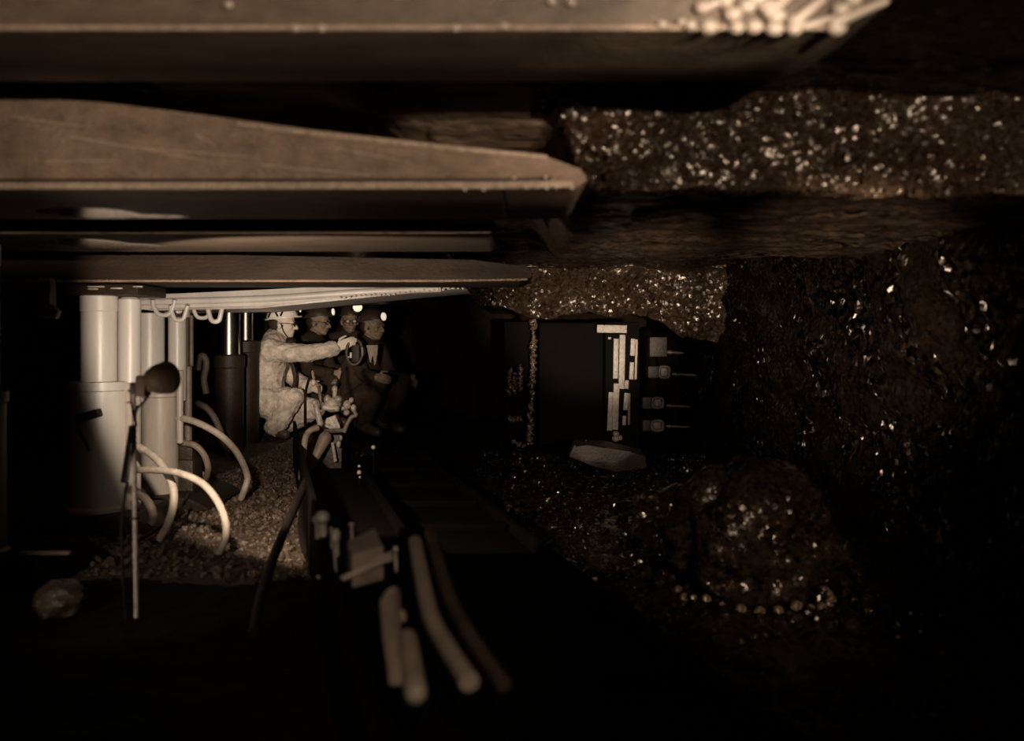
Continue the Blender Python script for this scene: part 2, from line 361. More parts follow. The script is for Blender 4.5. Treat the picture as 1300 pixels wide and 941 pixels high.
# support 4: long dim canopy, its pale leg lit by the lamp
s4 = thing('roof_support', 'roof support with long dim canopy on the thick pale leg behind the lamp', 'roof support', (-1.73, 3.75, 0), GS)
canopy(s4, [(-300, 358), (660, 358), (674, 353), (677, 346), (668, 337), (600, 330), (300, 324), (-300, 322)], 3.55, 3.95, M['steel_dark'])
strip('edge_lip', s4, [(-300, 358), (560, 358), (670, 356)], 3.543, .009, .007, M['steel'])
lx = (136-650)*3.72/1100
leg(s4, lx-.045, 3.74, .985, .118, .074, .615, M['pale'], M['pale'])
b = MB(); b.lathe((lx+.070, 3.78, .60), (0, 0, 1), [(0, .047), (.37, .047), (.38, .036)], 28); b.build('guide_rod', M['pale'], s4)
b = MB(); b.cyl((lx+.09, 3.76, .02), (lx+.09, 3.76, .61), .036); b.build('guide_rod', M['pale_dirty'], s4)
b = MB(); b.box((lx-.0, 3.76, 1.005), (.36, .30, .045), None, .008); b.box((lx-.02, 3.76, 1.035), (.24, .24, .03), None, .005); b.build('leg_cap', M['black'], s4)
for px, py, sx in [(122, 364, .07), (148, 366, .05), (175, 364, .04), (118, 367, .04)]:
    b = MB(); b.box(P(px, py, 3.598), (sx, .008, .006), None, .002); b.build('cap_glint', M['strip'], s4)  # pale dashes built as the glints on the leg cap
b = MB(); c = P(112, 528, 3.60); b.box(c, (.10, .05, .035), Matrix.Rotation(-.28, 3, 'Y'), .006); b.tube([P(100, 533, 3.58), P(102, 550, 3.58), P(113, 572, 3.6)], .006)
b.build('clamp', M['black'], s4)
b = MB(); b.prism([P(46, 398, 3.5), P(62, 385, 3.5), P(74, 395, 3.5), P(70, 405, 3.5), P(50, 404, 3.5)], (0, .03, 0), .003); b.box(P(60, 378, 3.53), (.05, .05, .16), None, .004)
b.build('hanging_bracket', M['steel'], s4)
base_shoe(s4, -2.1, -1.58, 3.58, 3.95)

# support 5: low bright canopy with hanging loops, twin pale legs
s5 = thing('roof_support', 'roof support with bright pale canopy and loops hanging over the hoses', 'roof support', (-1.6, 4.2, 0), GS)
canopy(s5, [(104, 385), (190, 394), (330, 391), (420, 382), (520, 372), (592, 366), (596, 362), (590, 359), (450, 362), (330, 368), (200, 374), (104, 378)], 4.0, 4.5, M['pale'], .006)
b = MB(); b.tube([P(170, 384, 4.0), P(330, 379.5, 4.0), P(460, 371, 4.0), P(560, 366.5, 4.0)], .016, 14, 6, True); b.build('hose_rail', M['pale'], s5)
strip('edge_lip', s5, [(190, 394.5), (330, 391.5), (420, 382.5), (520, 372.5)], 3.993, .010, .007, M['pale_dirty'])
for i in range(26):
    t = i/25; px = lerp(432, 588, t); py = lerp(378.5, 365, t) + rng.uniform(-1.5, 1.5)
    drop(s5, px, py, 3.985, rng.uniform(.005, .010), .005)
for (x0, x1, y0, y1, d, w) in [(194, 221, 387, 399, 3.97, .010), (217, 237, 394, 405.5, 3.97, .010), (246, 267, 394, 403, 4.05, .009), (264, 282, 394, 407, 4.02, .011)]:
    b = MB(); b.tube([P(x0, y0-6, d), P(x0+1, y0+2, d), P(lerp(x0, x1, .28), y1, d), P(lerp(x0, x1, .75), y1, d), P(x1-1, y0+2, d), P(x1+1, y0-6, d)], w, 12, 6); b.build('hanging_loop', M['pale'], s5)
lb = (203-650)*4.15/1100
b = MB(); b.lathe((lb, 4.15, .02), (0, 0, 1), [(0, .098), (.03, .098), (.035, .084), (.50, .084), (.505, .09), (.535, .09), (.54, .08)], 40); lg = b.build('leg', M['pale_dirty'], s5, angle=.5)
b = MB(); b.lathe((lb-.05, 4.15, .50), (0, 0, 1), [(0, .068), (.42, .068), (.425, .054)], 36); r = b.build('piston_rod', M['pale'], lg)
b = MB(); b.lathe((lb+.064, 4.2, .50), (0, 0, 1), [(0, .042), (.40, .042), (.405, .06), (.44, .06)], 32); r = b.build('piston_rod', M['pale'], lg)
for px, y0, y1, w, d, m in [(228.5, 470, 563, .016, 4.12, 'pale_dirty'), (239, 465, 570, .018, 4.3, 'conv_light'), (236, 400, 470, .013, 4.4, 'conv_light'), (243, 400, 466, .010, 4.45, 'conv_light')]:
    b = MB(); b.cyl(P(px, y1, d), P(px, y0, d), w); b.build('riser_pipe', M[m], s5)
b = MB(); b.box(P(236, 572, 4.25), (.10, .10, .09), None, .008); b.box(P(236, 618, 4.25), (.12, .14, .28), None, .01); b.build('pipe_manifold', M['machine'], s5)
base_shoe(s5, -2.0, -1.5, 4.0, 4.5)

# support 6, far behind: chrome rods in dark cylinders
s6 = thing('roof_support', 'far roof support with shiny chrome rods in dark cylinders behind the miners', 'roof support', (-2.1, 6.3, 0), GS)
for px, d, yb, rr in [(291, 6.2, 450, .075), (312, 6.7, 432, .055)]:
    p = P(px, yb, d); b = MB(); b.lathe((p.x, d, 0), (0, 0, 1), [(0, .10), (p.z-.10, .10), (p.z-.09, .108), (p.z-.01, .108), (p.z, .09)], 36); lg = b.build('leg', M['black'], s6, angle=.5)
    b = MB(); b.lathe((p.x, d, p.z-.02), (0, 0, 1), [(0, rr), (1.04-p.z, rr)], 36); b.build('piston_rod', M['chrome'], lg)
canopy(s6, [(-100, 396), (300, 394), (420, 384), (520, 378), (520, 372), (-100, 372)], 6.1, 6.8, M['machine'], .006)
b = MB(); b.tube([P(251, 470, 5.9), P(253, 455, 5.9), P(258, 452, 5.9), P(262, 462, 5.9), P(259, 482, 5.9), P(262, 500, 5.9)], .022, 12, 6); b.build('bent_pipe', M['conv_light'], s6)

# ------------------------------------------------------------------ hydraulic hoses
GH = 'hydraulic hoses looping to the floor'
def hose(pts, r, label, mat, group=GH):
    b = MB(); b.tube(pts, r, 14, 10); o = b.build('hydraulic_hose', M[mat]); recentre(o); return tag(o, label, 'hose', group)
hose([P(226, 531, 4.13), P(240, 533, 4.1), P(262, 542, 4.08), P(285, 557, 4.1), P(303, 578, 4.2), P(314, 604, 4.3), P(311, 620, 4.3), P(306, 633, 4.33)], .016, 'pale hose arching highest out of the pipes toward the crouching miner', 'hose')
hose([P(172, 597, 3.45), P(195, 597, 3.4), P(228, 601, 3.3), P(258, 615, 3.25), P(278, 640, 3.2), P(287, 668, 3.17), P(284, 690, 3.16), P(272, 712, 3.17)], .0135, 'long pale hose sweeping widest in front of the legs', 'hose')
hose([P(174, 567, 3.6), P(188, 574, 3.55), P(206, 591, 3.45), P(219, 617, 3.38), P(220, 642, 3.36), P(212, 668, 3.38), P(203, 684, 3.42)], .0155, 'pale hose curling close beside the lamp pole', 'hose')
hose([P(228, 562, 4.2), P(246, 565, 4.15), P(258, 576, 4.15), P(264, 592, 4.18), P(262, 606, 4.25), P(254, 616, 4.35), P(247, 630, 4.38)], .015, 'short dusty hose curling beneath the high arching one', 'hose2')
hose([P(174, 628, 3.62), P(185, 634, 3.58), P(193, 648, 3.56), P(194, 660, 3.6), P(190, 670, 3.66)], .017, 'short dusty hose bent low at the foot of the leg', 'hose2')
hose([P(236, 598, 4.4), P(246, 597, 4.35), P(256, 601, 4.35), P(262, 612, 4.4), P(266, 622, 4.55)], .013, 'dark dusty hose stub under the curling hoses', 'hose2')
hose([P(250, 512, 5.6), P(262, 518, 5.5), P(272, 530, 5.5), P(280, 548, 5.5), P(284, 562, 5.6), P(290, 578, 5.75)], .02, 'dim hose dropping behind the high arching hose', 'hose2')
hose([P(404, 543, 4.40), P(395, 546, 4.38), P(388, 556, 4.35), P(385, 580, 4.3), P(383, 608, 4.18)], .0155, 'pale hose bending down from the left of the valve block', 'hose2')
hose([P(383, 611, 4.16), P(384, 640, 3.8), P(383, 670, 3.5), P(388, 700, 3.25), P(398, 716, 3.05)], .0145, 'lower half of the pale bent hose, coloured dark for shade, at the conveyor edge', 'blackrub')  # same hose continued; its shade is put into the black colour
hose([P(389, 612, 3.4), P(376, 640, 3.2), P(362, 672, 3.0), P(348, 706, 2.8), P(338, 735, 2.65), P(328, 770, 2.5), P(321, 806, 2.34)], .016, 'thick black hose slanting down to the dark floor beside the conveyor', 'blackrub')
hose([P(396, 470, 5.2), P(391, 486, 5.0), P(388, 500, 4.8), P(387.5, 522, 4.7), P(389, 545, 4.55), P(400, 552, 4.5)], .008, 'thin dark hose hanging upright between the miner and the valve', 'blackrub')
hose([P(176, 686, 3.3), P(200, 672, 3.4), P(225, 650, 3.5), P(240, 628, 3.75)], .008, 'thin black hose lying across the floor behind the lamp pole', 'blackrub')

# ------------------------------------------------------------------ lamp on a pole
ld = 2.5
lp = thing('pole_lamp', 'dark round work lamp clamped on a thin pole in front of the pale legs', 'lamp', (P(172, 782, ld).x, ld, 0))
b = MB(); b.cyl(P(173, 785, ld), P(169.5, 492, ld), .0075, .0065, 16); b.build('pole', M['strip'], lp)
cD = P(205, 483, ld)
AXL = Vector((.375, .927, 0))
b = MB(); b.lathe(cD - AXL*.05, AXL + Vector((0, 0, .1)), [(0, .004), (.004, .020), (.016, .034), (.035, .042), (.06, .046), (.075, .048), (.078, .046), (.06, .042), (.035, .037), (.02, .028), (.012, .005)], 40, True)
hd = b.build('lamp_head', M['lampgrey'], lp, angle=.9)
b = MB(); b.ball(cD - AXL*.012, .012, 2); b.build('bulb', M['bulb'], hd)
b = MB(); b.box(P(182, 490, ld), (.030, .05, .060), Matrix.Rotation(.06, 3, 'Y'), .006); b.box(P(190, 487, ld), (.012, .03, .045), None, .004); b.box(P(187, 475, ld), (.006, .01, .02), None, .002); b.box(P(185, 503, ld), (.012, .02, .016), None, .003)
b.build('battery_box', M['lampgrey'], lp)
b = MB(); b.box(P(170, 493, ld), (.014, .03, .034), None, .004); b.tube([P(163, 497, ld), P(170, 492, ld), P(177, 488, ld)], .004, 8, 4); b.build('clamp', M['machine'], lp)
hel = []
A_, B_ = P(169, 540, ld-.012), P(158, 612, ld-.012)
for i in range(22*10+1):
    t = i/(22*10); c = A_.lerp(B_, t); a = t*22*2*PI; rr = .009
    hel.append(c + Vector((rr*math.cos(a), rr*math.sin(a), 0)))
b = MB(); b.tube([P(187, 505, ld-.01), P(180, 513, ld-.012), P(174, 520, ld-.012), P(172, 530, ld-.012), A_ + Vector((.009, 0, 0))], .0035, 8, 6)
b.tube(hel, .0033, 6, 1, False)
b.tube([B_ + Vector((.009, 0, 0)), P(157, 640, ld-.015), P(154, 680, ld-.03), P(156, 730, ld-.04), P(160, 786, ld-.03)], .0045, 8, 8)
b.build('coiled_cable', M['blackrub'], lp)
b = MB(); b.tube([P(166, 500, ld), P(167, 515, ld-.008), P(171, 535, ld-.01)], .003, 8, 6); b.box(P(163.5, 511, ld), (.012, .006, .004)); b.box(P(175, 516, ld), (.010, .006, .007)); b.box(P(171, 658, ld), (.02, .016, .007)); b.build('cable_tie', M['blackrub'], lp)

# ------------------------------------------------------------------ loose rubble on the floor
ICO = None
def rubble(name, n, region, smin, smax, seed, mat, p=2.2):
    """n crumbs, each its own little eight-to-twenty sided stone, as one mesh"""
    r = random.Random(seed); g = np.random.default_rng(seed)
    t = bmesh.new(); bmesh.ops.create_icosphere(t, subdivisions=1, radius=1.0)
    base = np.array([v.co[:] for v in t.verts]); fc = np.array([[v.index for v in f.verts] for f in t.faces]); t.free()
    vs, fs = [], []
    for i in range(n):
        x, y = region(r); s = smin*(smax/smin)**(r.random()**p)
        q, _ = np.linalg.qr(g.normal(size=(3, 3)))
        v = base*g.uniform(.65, 1.15, (len(base), 1))*np.array([1, r.uniform(.6, 1), r.uniform(.5, .9)])*s
        vs.append(v @ q.T + np.array([x, y, floor_z(x, y)-.01+s*.25])); fs.append(fc+i*len(base))
    me = bpy.data.meshes.new(name); me.from_pydata(np.concatenate(vs).tolist(), [], np.concatenate(fs).tolist()); me.materials.append(mat)
    o = bpy.data.objects.new(name, me); C.objects.link(o); return o
def reg(r):
    y = r.uniform(2.95, 6.9); x0 = -1.75; x1 = -.28*y+.30-.1
    return (r.uniform(x0 if y > 3 else -1.5, min(x1, -.3)), y)
ro = rubble('rubble', 9000, reg, .0035, .026, 3, M['rubble'], 2.6)
tag(ro, 'crumbled coal and stone rubble strewn over the walkway floor', 'rubble'); ro['kind'] = 'stuff'
def reg2(r):
    while True:
        x, y = r.uniform(-.2, 1.3), r.uniform(2.3, 6.0)
        if x > -.275*y+1.0 + .10: return x, y
ro = rubble('coal_debris', 1500, reg2, .008, .045, 5, M['coal_dark'])
tag(ro, 'black broken coal littering the floor along the coal face', 'coal'); ro['kind'] = 'stuff'

# ------------------------------------------------------------------ conveyor
cv = thing('armoured_conveyor', 'dark steel conveyor running along the floor away from the camera', 'conveyor', (-.1, 1.0, 0))
def K(t, s, z): return Vector((-.25 - .275*(t-1.36) + s, t, z))
def bar(name, s0, s1, z0, z1, t0, t1, mat, bev=.004, ret=False):
    b = MB(); b.prism([K(t0, s0, z0), K(t0, s1, z0), K(t0, s1, z1), K(t0, s0, z1)], K(t1, 0, 0)-K(t0, 0, 0), bev)
    return b.build(name, M[mat], cv)
bar('spill_plate', .0, .018, .0, .27, .7, 5.6, 'pitch')
bar('cable_tray', .018, .30, .10, .125, .7, 5.6, 'pitch')
bar('side_plate', .30, .325, .0, .16, .7, 5.6, 'pitch')
bar('trough_pan', .325, .80, .02, .04, .7, 5.6, 'pitch')
bar('side_plate', .80, .825, .0, .085, .7, 5.6, 'pitch')
for k in range(9):
    t = .9+k*.5; b = MB(); b.prism([K(t, .335, .038), K(t, .79, .038), K(t, .79, .07), K(t, .335, .07)], (0, .05, 0), .006); b.build('flight_bar', M['pitch'], cv)
# pipe along the right of the tray, one material along its length
b = MB(); b.tube([P(527, 688, 1.75), P(537, 740, 1.55), P(548, 785, 1.42), P(570, 825, 1.31), P(596, 866, 1.2)], lambda t: .014, 16, 10); b.build('haulage_rail', M['conv_light'], cv)
b = MB(); b.tube([P(546, 676, 1.78), P(566, 745, 1.58), P(592, 800, 1.43), P(640, 870, 1.28)], .012, 14, 10); b.build('rail_pipe', M['machine'], cv)
b = MB(); b.prism([P(481, 764, 1.5), P(490, 750, 1.5), P(501, 744, 1.5), P(503, 752, 1.5), P(500, 800, 1.42), P(517, 870, 1.3), P(494, 870, 1.3), P(486, 810, 1.42)], (0.004, .03, -.012), .003); b.build('tray_bar', M['conv_light'], cv)
b = MB(); b.cap(P(517, 812, 1.42), P(528, 880, 1.26), .017, .017, 20); b.build('tray_pipe', M['conv_light'], cv)
b = MB(); b.cap(P(511, 778, 1.5), P(512, 786, 1.5), .005, .005); b.build('pin', M['conv_light'], cv)
# bracket box
d0 = 1.78
tl, tr, br, bl = P(440, 687, d0+.08), P(476, 670, d0+.14), P(487, 694, d0+.04), P(447, 704, d0)
b = MB(); b.prism([tl, tr, br, bl], (0.0, .0, -.07), .003)
bk = b.build('bracket', M['conv_light'], cv)
b = MB(); b.prism([P(430, 733, d0-.01), P(452, 723, d0-.01), P(486, 704, d0+.02), P(497, 700, d0+.03), P(499, 712, d0+.02), P(470, 722, d0), P(436, 738, d0-.02)], (0, .03, -.004), .002); b.build('bracket_lip', M['conv_light'], bk)
for px, py, rx, rz, d in [(409, 657, .018, .017, 2.15), (402, 660, .012, .010, 2.16), (426, 681, .012, .018, 2.05), (425, 701, .005, .005, 2.0), (446, 666, .006, .005, 1.95), (420, 671, .004, .004, 2.05), (502, 697, .005, .006, 1.8)]:
    c = P(px, py, d); b = MB(); b.ball(c, (rx, rz, rz), 3); b.cyl(c, c + Vector((0, .01, -.05)), min(rx, rz)*.6); b.build('bolt', M['fitting'] if rx > .01 else M['strip'], cv)
for px, py, r_, d in [(474, 568, .011, 4.2), (456, 592, .007, 4.0), (456, 600, .011, 4.0), (457, 606, .006, 4.0), (404, 733, .004, 2.0)]:
    c = P(px, py, d); b = MB(); b.ball(c, r_, 2); bt = b.build('bolt', M['strip'], cv); b = MB(); b.cyl(c + Vector((0, .012, -.002)), c + Vector((0, .02, -.14)), r_*.6); b.build('stud', M['pitch'], bt)

# ------------------------------------------------------------------ valve block
vd = 4.5
va = thing('hydraulic_valve', 'cluttered pale hydraulic valve block with lever on the far conveyor end', 'valve', P(425, 560, vd))
va.location.z = 0.125
b = MB(); b.prism([P(411, 541, vd), P(414, 531, vd), P(426, 527, vd), P(431, 540, vd), P(432, 545, vd), P(420, 546, vd)], (0, .09, 0), .005); b.build('valve_body', M['fitting'], va)
b = MB(); b.prism([P(408, 545, vd-.01), P(436, 544, vd-.01), P(440, 549, vd-.01), P(412, 551, vd-.01)], (0, .14, 0), .004); b.box(P(424, 575, vd+.06), (.10, .10, .20), None, .006); b.build('valve_base', M['machine'], va)
b = MB(); b.ball(P(422, 514, vd), (.048, .045, .040), 3); b.ball(P(416, 508, vd-.01), (.02, .02, .028), 2); b.ball(P(430, 507, vd), (.02, .03, .02), 2); b.cyl(P(410, 517, vd-.03), P(431, 519, vd-.03), .016); b.build('gauge_dome', M['fitting'], va)
b = MB(); b.cyl(P(425, 505, vd), P(425, 494, vd), .012); b.ball(P(425, 494, vd), (.016, .016, .020), 3); b.build('knob', M['fitting'], va)
b = MB(); b.ball(P(425, 486, vd), (.012, .012, .012), 2); b.tube([P(421, 488, vd), P(424, 483, vd), P(428, 483, vd)], .004, 8, 4); b.build('eye_ring', M['conv_light'], va)
b = MB(); b.cap(P(400.5, 512, vd-.05), P(406.5, 538, vd-.05), .014, .016); b.ball(P(400, 511, vd-.05), .018, 2); b.build('lever', M['fitting'], va)
b = MB(); b.ball(P(441, 514, vd), (.022, .03, .026), 2); b.ball(P(446, 508, vd), (.014, .02, .016), 2); b.ball(P(449, 518, vd), (.016, .02, .02), 2); b.ball(P(440, 524, vd), (.017, .02, .017), 2); b.cyl(P(428, 520, vd+.02), P(446, 516, vd+.02), .012); b.build('fitting', M['fitting'], va)
b = MB(); b.tube([P(449, 521, vd), P(452, 527, vd), P(446, 530, vd), P(440, 540, vd), P(437, 549, vd)], .011, 12, 6); b.build('elbow_pipe', M['conv_light'], va)
b = MB(); b.cap(P(413, 556, vd-.04), P(391, 600, vd-.10), .034, .013); b.ball(P(391, 599, vd-.10), (.016, .016, .022), 2); b.build('hose_boot', M['conv_light'], va)
b = MB(); b.ball(P(430, 564, vd-.02), (.012, .012, .018), 2); b.ball(P(433, 556, vd-.02), (.008, .01, .014), 2); b.tube([P(422, 562, vd-.02), P(424, 574, vd-.03), P(426, 586, vd-.03)], .008, 8, 5); b.build('drain_plug', M['fitting'], va)
b = MB(); b.tube([P(397, 472, vd+.3), P(399, 482, vd+.2), P(404, 490, vd+.1), P(406, 500, vd), P(408, 520, vd)], .008, 10, 6); b.ball(P(398, 486, vd+.15), (.014, .014, .02), 2); b.ball(P(404, 490, vd+.1), (.016, .014, .010), 2); b.build('upper_fitting', M['conv_light'], va)

# ------------------------------------------------------------------ shearer
sd = 6.15
sh = thing('coal_shearer', 'dark coal cutting machine with bright worn strips and pick blocks at the face', 'mining machine', (.9, 6.6, 0))
b = MB(); p0, p1 = P(640, 400, 6.3), P(772, 562, 6.3)
b.box(((P(684, 0, 6.35).x+P(770, 0, 6.35).x)/2, 6.75, .47), (P(770, 0, 6.35).x-P(684, 0, 6.35).x, .8, .90), None, .03); b.build('ranging_arm', M['pitch'], sh)
b = MB(); b.box(((P(638, 0, 6.5).x+P(682, 0, 6.5).x)/2, 6.85, .50), (.24, .6, .86), None, .02); b.build('gearbox', M['pitch'], sh)
b = MB(); xc0, xc1 = P(768, 0, 6.2).x, P(812, 0, 6.2).x
b.box(((xc0+xc1)/2, 6.6, .47), (xc1-xc0, .82, .90), None, .02); b.build('cowl', M['pitch'], sh)
def vstrip(x0, y0, x1, y1, w, mat='worn', d=6.165):
    b = MB(); p, q = P(x0, y0, d), P(x1, y1, d); ww = w*d/F
    ax = (q-p).normalized(); sx = ax.cross(Vector((0, 1, 0))).normalized()*ww/2
    b.prism([p-sx, p+sx, q+sx, q-sx], (0, .03, 0), .004); b.build('wear_strip', M[mat], sh)
vstrip(758, 417.5, 796, 418, 10)
vstrip(782.5, 430, 781.5, 481, 6.5); vstrip(790.5, 425, 789, 494, 7.5); vstrip(804, 430, 803, 452, 6); vstrip(802.5, 460, 801.5, 482, 5.5)
vstrip(808.5, 431, 807, 482, 3, 'conv_light'); vstrip(783, 487, 781, 546, 7.5); vstrip(776, 498, 774, 547, 6.5); vstrip(795.5, 499, 794, 521, 5.5); vstrip(793, 528, 792.5, 540, 4.5); vstrip(796, 483, 795.5, 494, 5, 'conv_light')
vstrip(799, 499, 798.5, 540, 3, 'conv'); vstrip(774, 428, 774, 431, 4, 'conv_light')
b = MB(); b.ball(P(782, 551, 6.15), (.025, .025, .022), 2); b.ball(P(782, 557, 6.15), (.03, .03, .024), 2); b.ball(P(787, 556, 6.15), (.02, .02, .02), 2); b.build('strip_foot', M['worn'], sh)
b = MB(); xd0 = P(812, 0, 6.6).x; b.lathe((xd0, 6.62, .47), (1, 0, 0), [(0, .40), (.02, .42), (.06, .42), (.09, .38), (.24, .37), (.27, .33), (.28, .20), (.29, .05)], 48); dr = b.build('cutting_drum', M['pitch'], sh, angle=.4)
def holder(x0, y0, x1, y1, ring, tip, mat='conv_light'):
    d = 6.19; b = MB(); a_, c_ = P(x0, y1, d), P(x1, y0, d)
    b.box(((a_.x+c_.x)/2, d+.05, (a_.z+c_.z)/2), (c_.x-a_.x, .16, c_.z-a_.z), None, .008); h = b.build('pick_holder', M[mat], sh)
    if ring:
        rx0, ry0, rx1, ry1 = ring; cx_, cy_ = (rx0+rx1)/2, (ry0+ry1)/2
        b = MB(); hw = (rx1-rx0)/2; hh = (ry1-ry0)/2
        pts = [P(cx_+hw*math.copysign(abs(math.cos(a))**.6, math.cos(a))*.85, cy_+hh*math.copysign(abs(math.sin(a))**.6, math.sin(a))*.85, d-.04) for a in [k*PI/8 for k in range(17)]]
        b.tube(pts, .011, 10, 1, False); b.box(P(cx_, cy_, d+.02), (hw*1.7*d/F, .08, hh*1.7*d/F), None, .004); b.build('retainer_ring', M['machine'], h)
    if tip:
        tx0, tx1, ty, w = tip; b = MB(); p, q = P(tx0, ty, d-.01), P(tx1, ty+1.5, d-.01)
        b.lathe(p, q-p, [(0, w*.8), (.02, w*1.2), (.035, w*1.2), (.04, w*.8), ((q-p).length*.8, w*.7), ((q-p).length, w*.2)], 14); b.build('pick', M['machine'], h)
holder(824, 428, 846, 453, None, (846, 868, 447, .014), 'black')
holder(822, 465, 836, 480, (836, 464, 851, 481), (853, 884, 475, .013), 'black')
holder(815, 504, 828, 519, (827, 504, 843, 519), (846, 877, 515, .013), 'black')
holder(815, 533, 825, 547, (826, 533, 843, 548), (845, 876, 541, .012), 'black')
# coal-caked vertical edges of the arm, glinting
def caked(x0, y0, x1, y1, w, d, n, seed):
    r = random.Random(seed); b = MB()
    for i in range(n):
        t = (i+r.random())/n; c = P(lerp(x0, x1, t)+r.uniform(-w, w), lerp(y0, y1, t), d)
        s_ = r.uniform(.010, .024); b.ball(c, (s_*.8, s_, s_*1.4), 1, Matrix.Rotation(r.uniform(0, 3), 3, 'Y'))
    b.build('caked_edge', M['coal_bright'], sh, smooth=False)
caked(678, 402, 673, 566, 2.5, 6.33, 60, 1); caked(648, 466, 646, 502, 1.2, 6.5, 14, 2); caked(654, 474, 653, 498, 1, 6.5, 8, 3); caked(661, 464, 661, 494, 1, 6.5, 9, 4)
caked(645, 532, 664, 532, 2, 6.5, 8, 5); caked(648, 560, 664, 566, 3, 6.45, 6, 6)

# slab and lumps of coal
b = MB(); d = 5.25
b.prism([P(722, 581, d), P(729, 565, d), P(745, 568, d), P(770, 567, d), P(800, 574, d), P(819, 579, d), P(822, 593, d), P(815, 600, d), P(780, 600, d), P(752, 592, d)], (.02, .30, .0), .012)
sl = b.build('rock_slab', M['machine'], None); recentre(sl); sl.location.z = -.01; tag(sl, 'dull flat slab of rock lying at the foot of the cutting machine', 'rock')
def lump(px, py, d, s, label, group, mat='coal_dark', sub=2, seed=0, sq=(1, 1, .8), sink=.15, onfloor=True):
    c = P(px, py, d); bm = MB(); bm.ball((0, 0, 0), 1.0, sub); r = random.Random(seed)
    for v in bm.bm.verts:
        n = v.co.normalized(); f = 1+.28*fbm(n.x*1.6+seed*3.1, n.y*1.6, n.z*1.6, 3)
        v.co = Vector((n.x*sq[0], n.y*sq[1], n.z*sq[2]))*s*f
    o = bm.build('coal_lump', M[mat], None, smooth=(s > .1), angle=.35)
    z = min(v.co.z for v in o.data.vertices)
    zz = (floor_z(c.x, d) - .012 - z - s*sink) if onfloor else c.z
    o.location = (c.x, d, zz)
    return tag(o, label, 'coal lump', group)
GL = 'loose coal lumps on the floor'
bo = lump(955, 700, 2.76, .27, 'big rounded coal boulder glinting on the floor beside the face', GL, 'coal_dark', 5, 4, (1.0, .9, .82), .25)
bo.name = 'coal_boulder'
bo2 = lump(880, 640, 3.35, .2, 'smaller coal boulder tucked behind the big rounded one', GL, 'coal_dark', 5, 9, (1.1, 1, .75), .25); bo2.name = 'coal_boulder'
for i in range(15):
    t = i/14; a = lerp(PI*1.0, PI*2.02, t)
    x = bo.location.x + .235*math.cos(a); y = bo.location.y + .25*math.sin(a)
    px = x*F/y+CX
    lump(px, 0, y, rng.uniform(.010, .020), 'small shiny coal lump in the curved row at the big boulder foot', GL, 'coal_bright', 1, 20+i)
for px, d, s, lab in [(1260, 2.29, .014, 'small coal lump glinting at lower right, left of its pair'), (1271, 2.29, .012, 'small coal lump glinting at lower right, right of its pair'), (1172, 2.15, .014, 'lone small coal lump near the bottom right edge'),
                      (690, 5.6, .03, 'small coal lump left of the flat rock slab'), (700, 5.7, .035, 'small coal lump touching the flat rock slab on its raised end')]:
    lump(px, 0, d, s, lab, GL, 'coal', 1, int(px))
lump(75, 0, 2.55, .07, 'dim rock lump on the dark floor at lower left', GL, 'machine', 3, 77)

# ------------------------------------------------------------------ people
def bake(mb, name, mat, parent, voxel=.007, smooth=2, disp=0.0, dsize=.05):
    me = bpy.data.meshes.new(name); bmesh.ops.recalc_face_normals(mb.bm, faces=mb.bm.faces[:]); mb.bm.to_mesh(me); mb.bm.free()
    t = bpy.data.objects.new('tmp', me); C.objects.link(t)
    m = t.modifiers.new('r', 'REMESH'); m.mode = 'VOXEL'; m.voxel_size = voxel; m.use_smooth_shade = True
    if smooth:
        m = t.modifiers.new('s', 'SMOOTH'); m.iterations = smooth; m.factor = .5
    if disp:
        tx = bpy.data.textures.new('folds', 'CLOUDS'); tx.noise_scale = dsize; tx.noise_depth = 2
        m = t.modifiers.new('d', 'DISPLACE'); m.texture = tx; m.strength = disp; m.mid_level = .5; m.texture_coords = 'GLOBAL'
    dg = bpy.context.evaluated_depsgraph_get(); dg.update()
    nm = bpy.data.meshes.new_from_object(t.evaluated_get(dg)); bpy.data.objects.remove(t); bpy.data.meshes.remove(me)
    nm.name = name; nm.materials.clear(); nm.materials.append(mat)
    nm.polygons.foreach_set('use_smooth', [True]*len(nm.polygons))
    o = bpy.data.objects.new(name, nm); C.objects.link(o); return put(o, parent) and o

def hand(b, wrist, fwd, up, side, curl=.5, s=1.0):
    """palm, four fingers and a thumb; fwd along the hand, up = back of hand, side = towards the thumb"""
    fwd = fwd.normalized(); side = (side-fwd*side.dot(fwd)).normalized(); up = side.cross(fwd) if up is None else (up-fwd*up.dot(fwd)-side*up.dot(side)).normalized()
    for k in range(4):
        off = side*(.030-.020*k)*s
        base = wrist + fwd*.088*s*(1-.03*abs(k-1)) + off
        b.cap(wrist+off*.55, base, .015*s, .0125*s, 10)
        L = (.040, .045, .042, .033)[k]*s; dirv = fwd; p = base
        for j in range(3):
            a = curl*(.45+.5*j); dv = (fwd*math.cos(a) - up*math.sin(a)).normalized()
            q = p + dv*L*(1, .7, .55)[j]; b.cap(p, q, (.0095-.001*j)*s, (.0085-.001*j)*s, 8); p = q
    p = wrist + fwd*.025*s + side*.022*s
    d1 = (fwd*.6+side*.75-up*.2).normalized(); q = p+d1*.045*s; b.cap(p, q, .013*s, .011*s, 8)
    d2 = (fwd*.95+side*.15-up*.4*max(curl, .2)).normalized(); r = q+d2*.034*s; b.cap(q, r, .0105*s, .0095*s, 8)
    b.cap(r, r+(fwd-up*.4*curl).normalized()*.026*s, .0095*s, .007*s, 8)

